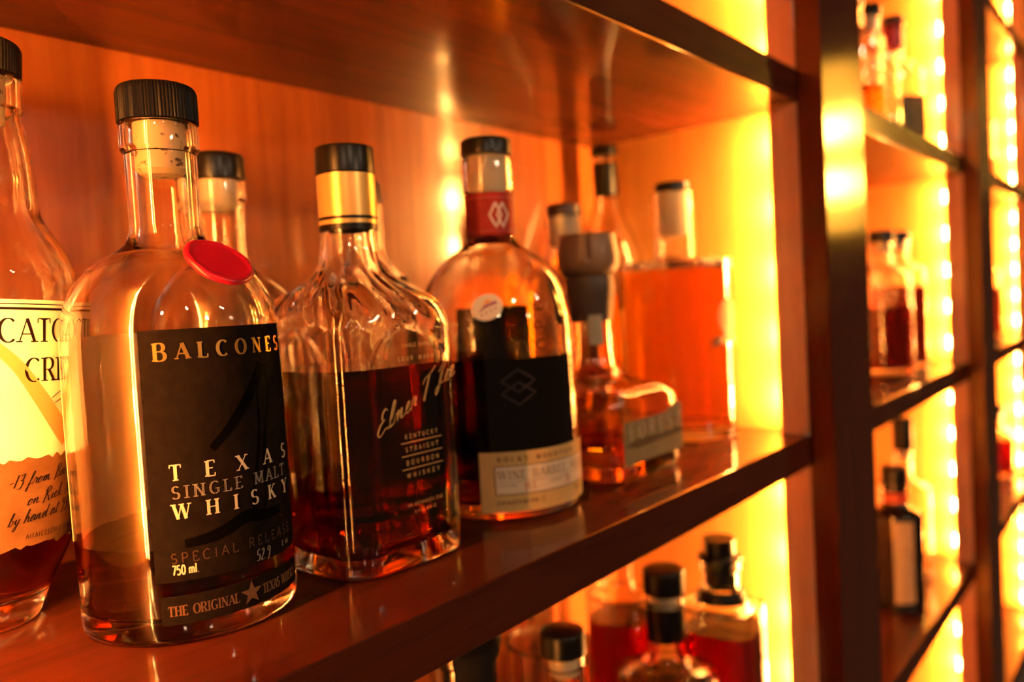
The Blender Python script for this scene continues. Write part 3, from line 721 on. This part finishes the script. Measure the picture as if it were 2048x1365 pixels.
# -- squat square decanter with wooden knob
Ed = thing('whisky_bottle', 'squat square shouldered bottle with a slit wooden knob stopper and pale foot label', 'bottle', (.472, .3185, 0), MID)
def sqE(t, r, z):
    k = max(0.0, min(1.0, (r - .018) / .018)); return squarish(2 + 4 * k)(t, r, z)
outE = prof([(.041, 0), (.0448, .0015), (.0460, .006)], [(.0460, .006), (.0462, .03), (.0460, .0455), (.0444, .0530), (.0400, .0575), (.0330, .0605), (.0255, .0640), (.0195, .0690), (.0158, .0755), (.0145, .0840), (.0142, .0960), (.0142, .124)],
            [(.0142, .124), (.0158, .1255), (.0165, .128), (.0162, .1345), (.0155, .136)])
g, inE, zb = glass_body(Ed, outE, wall=.003, base=.010, seg=128, shape=sqE)
fill(Ed, inE, zb, .036, WHISKY_PALE, 128, sqE)
KNOB = wood('knob_wood', (.24, .125, .06), (.34, .19, .10), 'z', rough=.45, coat=.1)
lathe('knob_stopper', prof([(0, .1365), (.0150, .1365)], [(.0150, .1365), (.0185, .1385), (.0212, .1430), (.0218, .1500), (.0210, .1580), (.0196, .1640)], [(.0196, .1640), (.0180, .1662), (0, .1662)]), KNOB, Ed, 144,
      lambda t, r, z: r * (1 - .16 * max(0, 1 - ((t - math.radians(216)) / .07) ** 2) * max(0, min(1, (z - .146) / .004))))['label'] = 'turned wooden knob with a dark slit'
stopper_plug(Ed, .0108, .108, .1362, KNOB, 'stopper')
SEAL = mat('brown_seal', (.10, .055, .035), .5)
lathe('neck_seal', [(.0143, .105), (.0168, .1235), (.0172, .1255), (.0172, .135), (.0166, .1366), (.0165, .1366), (.0160, .124), (.0141, .105)], SEAL, Ed, 64, closed=True)
sE = Cyl(.0146, -135)
patch('paper_tag', sE, -.0048, .0048, .089, .1135, paper('tag_paper', (.52, .42, .27), (.60, .48, .32), 90), Ed, nu=10, label='small cream paper tag on the neck')
fE = Flat(-.0462)
OLIVE = paper('olive_label_paper', (.27, .20, .10), (.34, .25, .13), 60)
Xe = lambda x: x - .472
le = patch('front_label', fE, Xe(.4330), Xe(.5110), .0120, .0435, OLIVE, Ed, nu=30, vtop=lambda u: .0400 + .006 * math.exp(-((u - .031) / .010) ** 2), label='pale olive label with a dark pointed banner')
k = Ink(fE, .0005); k.poly([(Xe(.4330), .0245), (Xe(.4480), .0215), (Xe(.511), .0235), (Xe(.511), .0275), (Xe(.4480), .0275)]); k.build('dark_banner', mat('dark_banner_ink', (.055, .03, .02), .5), le)
k = Ink(fE, .0006); k.caps('FOREST', Xe(.4390), Xe(.5080), .0275, .0110, thick=.30, thin=.20); k.build('letter_edges', mat('umber_ink_dark', (.12, .075, .04), .5), le)
k = Ink(fE, .0008); k.caps('FOREST', Xe(.4394), Xe(.5084), .0278, .0106, thick=.15, thin=.06); k.build('pale_lettering', mat('pale_olive_ink', (.62, .52, .34), .6), le, 'pale dark-edged word FOREST')

# -- cylinder of amber whisky
Fb = thing('whisky_bottle', 'broad flat shouldered bottle full of glowing orange whisky beside the lit side panel', 'bottle', (.6175, .3275, 0), MID)
outF = prof([(.0405, 0), (.0436, .0014), (.0445, .005)], [(.0445, .005), (.0445, .135), (.0445, .1400)], [(.0445, .1400), (.0438, .1440), (.0418, .1464), (.0390, .1476)], [(.0390, .1476), (.0200, .1492), (.0176, .1515), (.0170, .156)], [(.0170, .156), (.0170, .195)], [(.0170, .195), (.0176, .1965), (.0176, .2015), (.0168, .203)])
outF = [(r * 1.038, z + max(0, z - .10) * .035) for r, z in outF]
g, inF, zb = glass_body(Fb, outF, wall=.0028, base=.010, seg=96)
fill(Fb, inF, zb, .1418, WHISKY_AMBER, 96)
cap_plain(Fb, .0155, .2068, .2150, BLACK, rnd=.0012)
stopper_plug(Fb, .0130, .170, .2066, STOPPER, 'stopper')
sF = Cyl(lambda z: radius_at(outF, z), -90, .0462)
ds = Ink(sF, .0004); cu = sF.u(-92); cz = .1005
for rad in range(1, 7):
    a0 = oval(cu, cz, .0150 * (rad - 1) / 6, .0150 * (rad - 1) / 6, 0); a1 = oval(cu, cz, .0150 * rad / 6, .0150 * rad / 6, 0)
    b0 = len(ds.V); ds.V += [sF(p[0], p[1], .0004) for p in a0] + [sF(p[0], p[1], .0004) for p in a1]
    for i in range(40): j = (i + 1) % 40; ds.F.append((b0 + i, b0 + 40 + i, b0 + 40 + j, b0 + j))
rd = ds.build('round_label', mat('grey_brown_label', (.34, .18, .09), .7, spec=.1), Fb, 'round grey brown label with a banner below')
k = Ink(sF, .0006); k.ribbon(oval(cu, cz, .0132, .0132, 0) + [oval(cu, cz, .0132, .0132, 0)[0]], lambda a, b, t: .0006)
k.build('ring_print', INK_BROWN, rd)
patch('banner_label', sF, cu - .021, cu + .021, .0800, .0862, MATS['grey_brown_label'], Fb, vtop=lambda u: .0862 - 9 * (u - cu) ** 2, vbot=lambda u: .0800 - 9 * (u - cu) ** 2, nu=24)

# -- at the back of the shelf
G = thing('whisky_bottle', 'clear bottle with a small dark cap standing behind the wooden knob stopper', 'bottle', (.549, .3925, 0), MID)
outG = prof([(.037, 0), (.0408, .0015), (.0420, .006)], [(.0420, .006), (.0422, .06), (.0420, .112), (.0402, .1250), (.0345, .1365), (.0265, .1450), (.0195, .1520), (.0166, .1600), (.0162, .1700), (.0162, .1900)])
g, inG, zb = glass_body(G, outG, seg=72); fill(G, inG, zb, .07, WHISKY_AMBER, 72)
cap_plain(G, .0148, .1902, .2010, mat('dark_brown_plastic', (.05, .018, .012), .4)); stopper_plug(G, .0128, .165, .1900, STOPPER, 'stopper')
H = thing('whisky_bottle', 'tallest clear bottle with long black capsule in the back corner', 'bottle', (.640, .4080, 0), MID)
outH = [(r * .92, z) for r, z in prof([(.030, 0), (.0335, .0015), (.0345, .006)], [(.0345, .006), (.0348, .07), (.0346, .142), (.0325, .1600), (.0265, .1770), (.0190, .1930), (.0140, .2060), (.0118, .2160), (.0112, .2250), (.0112, .2520)])]
g, inH, zb = glass_body(H, outH, seg=72); fill(H, inH, zb, .08, WHISKY_AMBER, 72)
lathe('capsule', [(.0107, .216), (.0118, .216), (.0114, .246), (.0104, .246)], BLACK, H, 48, closed=True); cap_plain(H, .0125, .2522, .2625, BLACK)
patch('front_label', Cyl(lambda z: radius_at(outH, z), -120, .0318), -.02, .02, .045, .11, CREAM, H, nu=16, label='plain cream label')

# ------------------------------------------------------------------ lower shelf, near bay
LOW = 'bottles on the lower shelf of the near bay'
z1 = -ZP
def simple(label, loc, height, r, neck_r, neck_len, liq, level, cap=('plain', BLACK, .016), group=LOW, sh=.25, seg=56, extra=None, square=None, glassm=None):
    """a generic shouldered bottle: body, whisky, cap and stopper"""
    b = thing('whisky_bottle', label, 'bottle', loc, group)
    caph = cap[2]; zt = height - caph; zn = zt - neck_len; zs = zn - sh * r * 1.9
    o = prof([(r * .86, 0), (r * .97, .0015), (r, .006)], [(r, .006), (r, zs * .5), (r, zs), (r * .93, zs + (zn - zs) * .36), (r * .72, zs + (zn - zs) * .66), (neck_r * 1.25, zs + (zn - zs) * .93), (neck_r, zn + neck_len * .18), (neck_r, zt - .008)],
             [(neck_r, zt - .008), (neck_r * 1.1, zt - .007), (neck_r * 1.1, zt)])
    shp = circle
    if square: shp = lambda t, rr_, z: squarish(2 + square * max(0, min(1, (rr_ - neck_r * 1.2) / (r - neck_r * 1.2))))(t, rr_, z)
    g, inn, zb_ = glass_body(b, o, seg=seg, shape=shp, material=glassm)
    if liq: fill(b, inn, zb_, level, liq, seg, shp)
    cap_plain(b, neck_r * 1.15, zt, height, cap[1], rnd=.002)
    stopper_plug(b, max(neck_r - .0033, .005), zt - .014, zt, STOPPER, 'stopper')
    return b, o
P, oP = simple('round shouldered bottle with black knob cap and black neck seal on the lower shelf', (.540, .3095, z1), .205, .0385, .0142, .052, WHISKY_DARK, .118, cap=('plain', BLACK, .019))
lathe('neck_seal', [(.0143, .150), (.0151, .150), (.0151, .176), (.0143, .176)], BLACK, P, 48, closed=True)['label'] = 'black neck seal'
patch('front_label', Cyl(.0385, -90), -.03, .03, .03, .09, CREAM, P, nu=20)
Q, oQ = simple('black capped bottle with cream stopper in the clear neck, under the shelf edge', (.394, .300, z1), .2100, .036, .0125, .045, WHISKY_AMBER, .10, cap=('plain', BLACK, .015))
R_, oR = simple('red whisky bottle with black plug in its mouth and dark collar, beside lit panel', (.612, .2965, z1), .198, .0310, .0160, .030, WHISKY_RED, .138, cap=('plain', BLACK, .004), square=2.5)
stopper_plug(R_, .0132, .172, .2115, BLACK, 'black_plug')
lathe('dark_collar', [(.0205, .1600), (.0212, .1600), (.0180, .1700), (.0172, .1700)], BLACK, R_, 48, closed=True)
S_, oS = simple('dark red whisky bottle standing behind the round shouldered bottle', (.585, .379, z1), .252, .0300, .0130, .070, WHISKY_RED, .138)
T_, oT = simple('empty looking clear bottle at the back of the lower shelf', (.483, .383, z1), .222, .0330, .0130, .045, WHISKY_AMBER, .05)
DARKG = mat('black_glass', (.012, .010, .010), .06, coat=.3)
U_, oU = simple('opaque black bottle cut off by the shelf edge above it', (.322, .318, z1), .240, .0360, .0200, .06, None, 0, glassm=DARKG)
V_, oV = simple('opaque black bottle in the dark, furthest along under the shelf', (.232, .330, z1), .232, .0340, .0190, .05, None, 0, glassm=DARKG)

# ------------------------------------------------------------------ second bay
TWO = 'bottles in the second bay'
M1, oM = simple('flared bottle with red whisky and black cap on middle shelf of second bay', (1.218, .3010, 0), .192, .0360, .0150, .028, WHISKY_RED, .115, group=TWO, cap=('plain', BLACK, .014), seg=40)
M2, oM2 = simple('bottle half hidden by the near post on the second bay middle shelf', (1.135, .2990, 0), .190, .0350, .0140, .03, WHISKY_DARK, .09, group=TWO, seg=40)
M3, oM3 = simple('clear bottle behind the red one on second bay middle shelf', (1.235, .392, 0), .185, .0340, .0140, .03, WHISKY_AMBER, .05, group=TWO, seg=40)
N1, oN1 = simple('clear broad bottle with red capsule and dark top on the second bay upper shelf', (1.215, .2985, ZP), .190, .0400, .0150, .05, WHISKY_PALE, .02, group=TWO, cap=('plain', mat('dark_red_cap', (.05, .01, .01), .4), .010), seg=40)
lathe('red_capsule', [(.0152, .145), (.0162, .145), (.0162, .1795), (.0152, .1795)], mat('red_foil', (.50, .008, .02), .35), N1, 40, closed=True)['label'] = 'red foil capsule'
patch('front_label', Cyl(.04, -110), -.03, .03, .02, .075, OLIVE, N1, nu=20, label='olive patterned label')
N2, oN2 = simple('clear bottle with tilted looking black cap, in the row before the red capsule', (1.122, .3020, ZP), .185, .0360, .0140, .04, WHISKY_PALE, .03, group=TWO, seg=40)
N3, oN3 = simple('black capped bottle next to the near post on the second bay upper shelf', (1.036, .2990, ZP), .188, .0360, .0140, .04, WHISKY_AMBER, .06, group=TWO, seg=40)
K1, oK1 = simple('clear yellow glowing bottle with tall black cap on second bay lower shelf', (1.232, .3050, z1), .222, .0350, .0120, .04, WHISKY_PALE, .02, group=TWO, cap=('plain', BLACK, .046), seg=40)
K2, oK2 = simple('black bottle with pale strip label next to near post on lower shelf', (1.085, .2800, z1), .182, .0320, .0140, .03, None, 0, group=TWO, cap=('plain', BLACK, .020), seg=40, glassm=DARKG)
patch('strip_label', Cyl(.032, -150), -.012, .012, .015, .118, paper('grey_paper', (.36, .28, .18), (.42, .33, .22), 60), K2, nu=10, label='tall pale strip label')
lathe('red_ring', [(.0141, .138), (.0152, .138), (.0152, .150), (.0141, .150)], mat('orange_red_foil', (.5, .06, .02), .4), K2, 32, closed=True)
# third bay
THREE = 'bottles in the third bay'
X1, o1 = simple('red bottle on the lower shelf of the third bay', (2.005 - .08, .292, z1), .150, .030, .012, .03, WHISKY_RED, .08, group=THREE, seg=32)
X2, o2 = simple('dark bottle before the lit edge on third bay middle shelf', (1.860, .300, 0), .20, .033, .013, .04, WHISKY_DARK, .1, group=THREE, seg=32)
X3, o3 = simple('clear bottle before the lit edge on third bay upper shelf', (1.850, .300, ZP), .20, .033, .013, .04, WHISKY_AMBER, .06, group=THREE, seg=32)

# ------------------------------------------------------------------ made-up two-bulb lantern out of frame, added for the glow on the post
SHADE = mat('amber_shade', (1, .75, .35), .3, trans=1.0, emit=(1.0, .50, .06), strength=1.6)
BULB = mat('bulb_glow', (1, .8, .5), .5, emit=(1.0, .62, .16), strength=380)
lan = thing('added_glow_lantern', 'made up amber two bulb lantern outside the picture, added for the glow on the near post', 'lamp', (3.74, -.772, .355))
lathe('shade', prof([(.132, 0), (.132, .69)], [(.132, .69), (.120, .69), (.120, 0), (.132, 0)]), SHADE, lan, 40)
for zc in (.222, .466):
    lathe('bulb', prof([(0, zc - .058), (.038, zc - .048), (.061, zc), (.038, zc + .048), (0, zc + .058)]), BULB, lan, 24)
lathe('base', prof([(0, -.05), (.18, -.05)], [(.18, -.05), (.18, 0), (0, 0)]), BLACK, lan, 40)
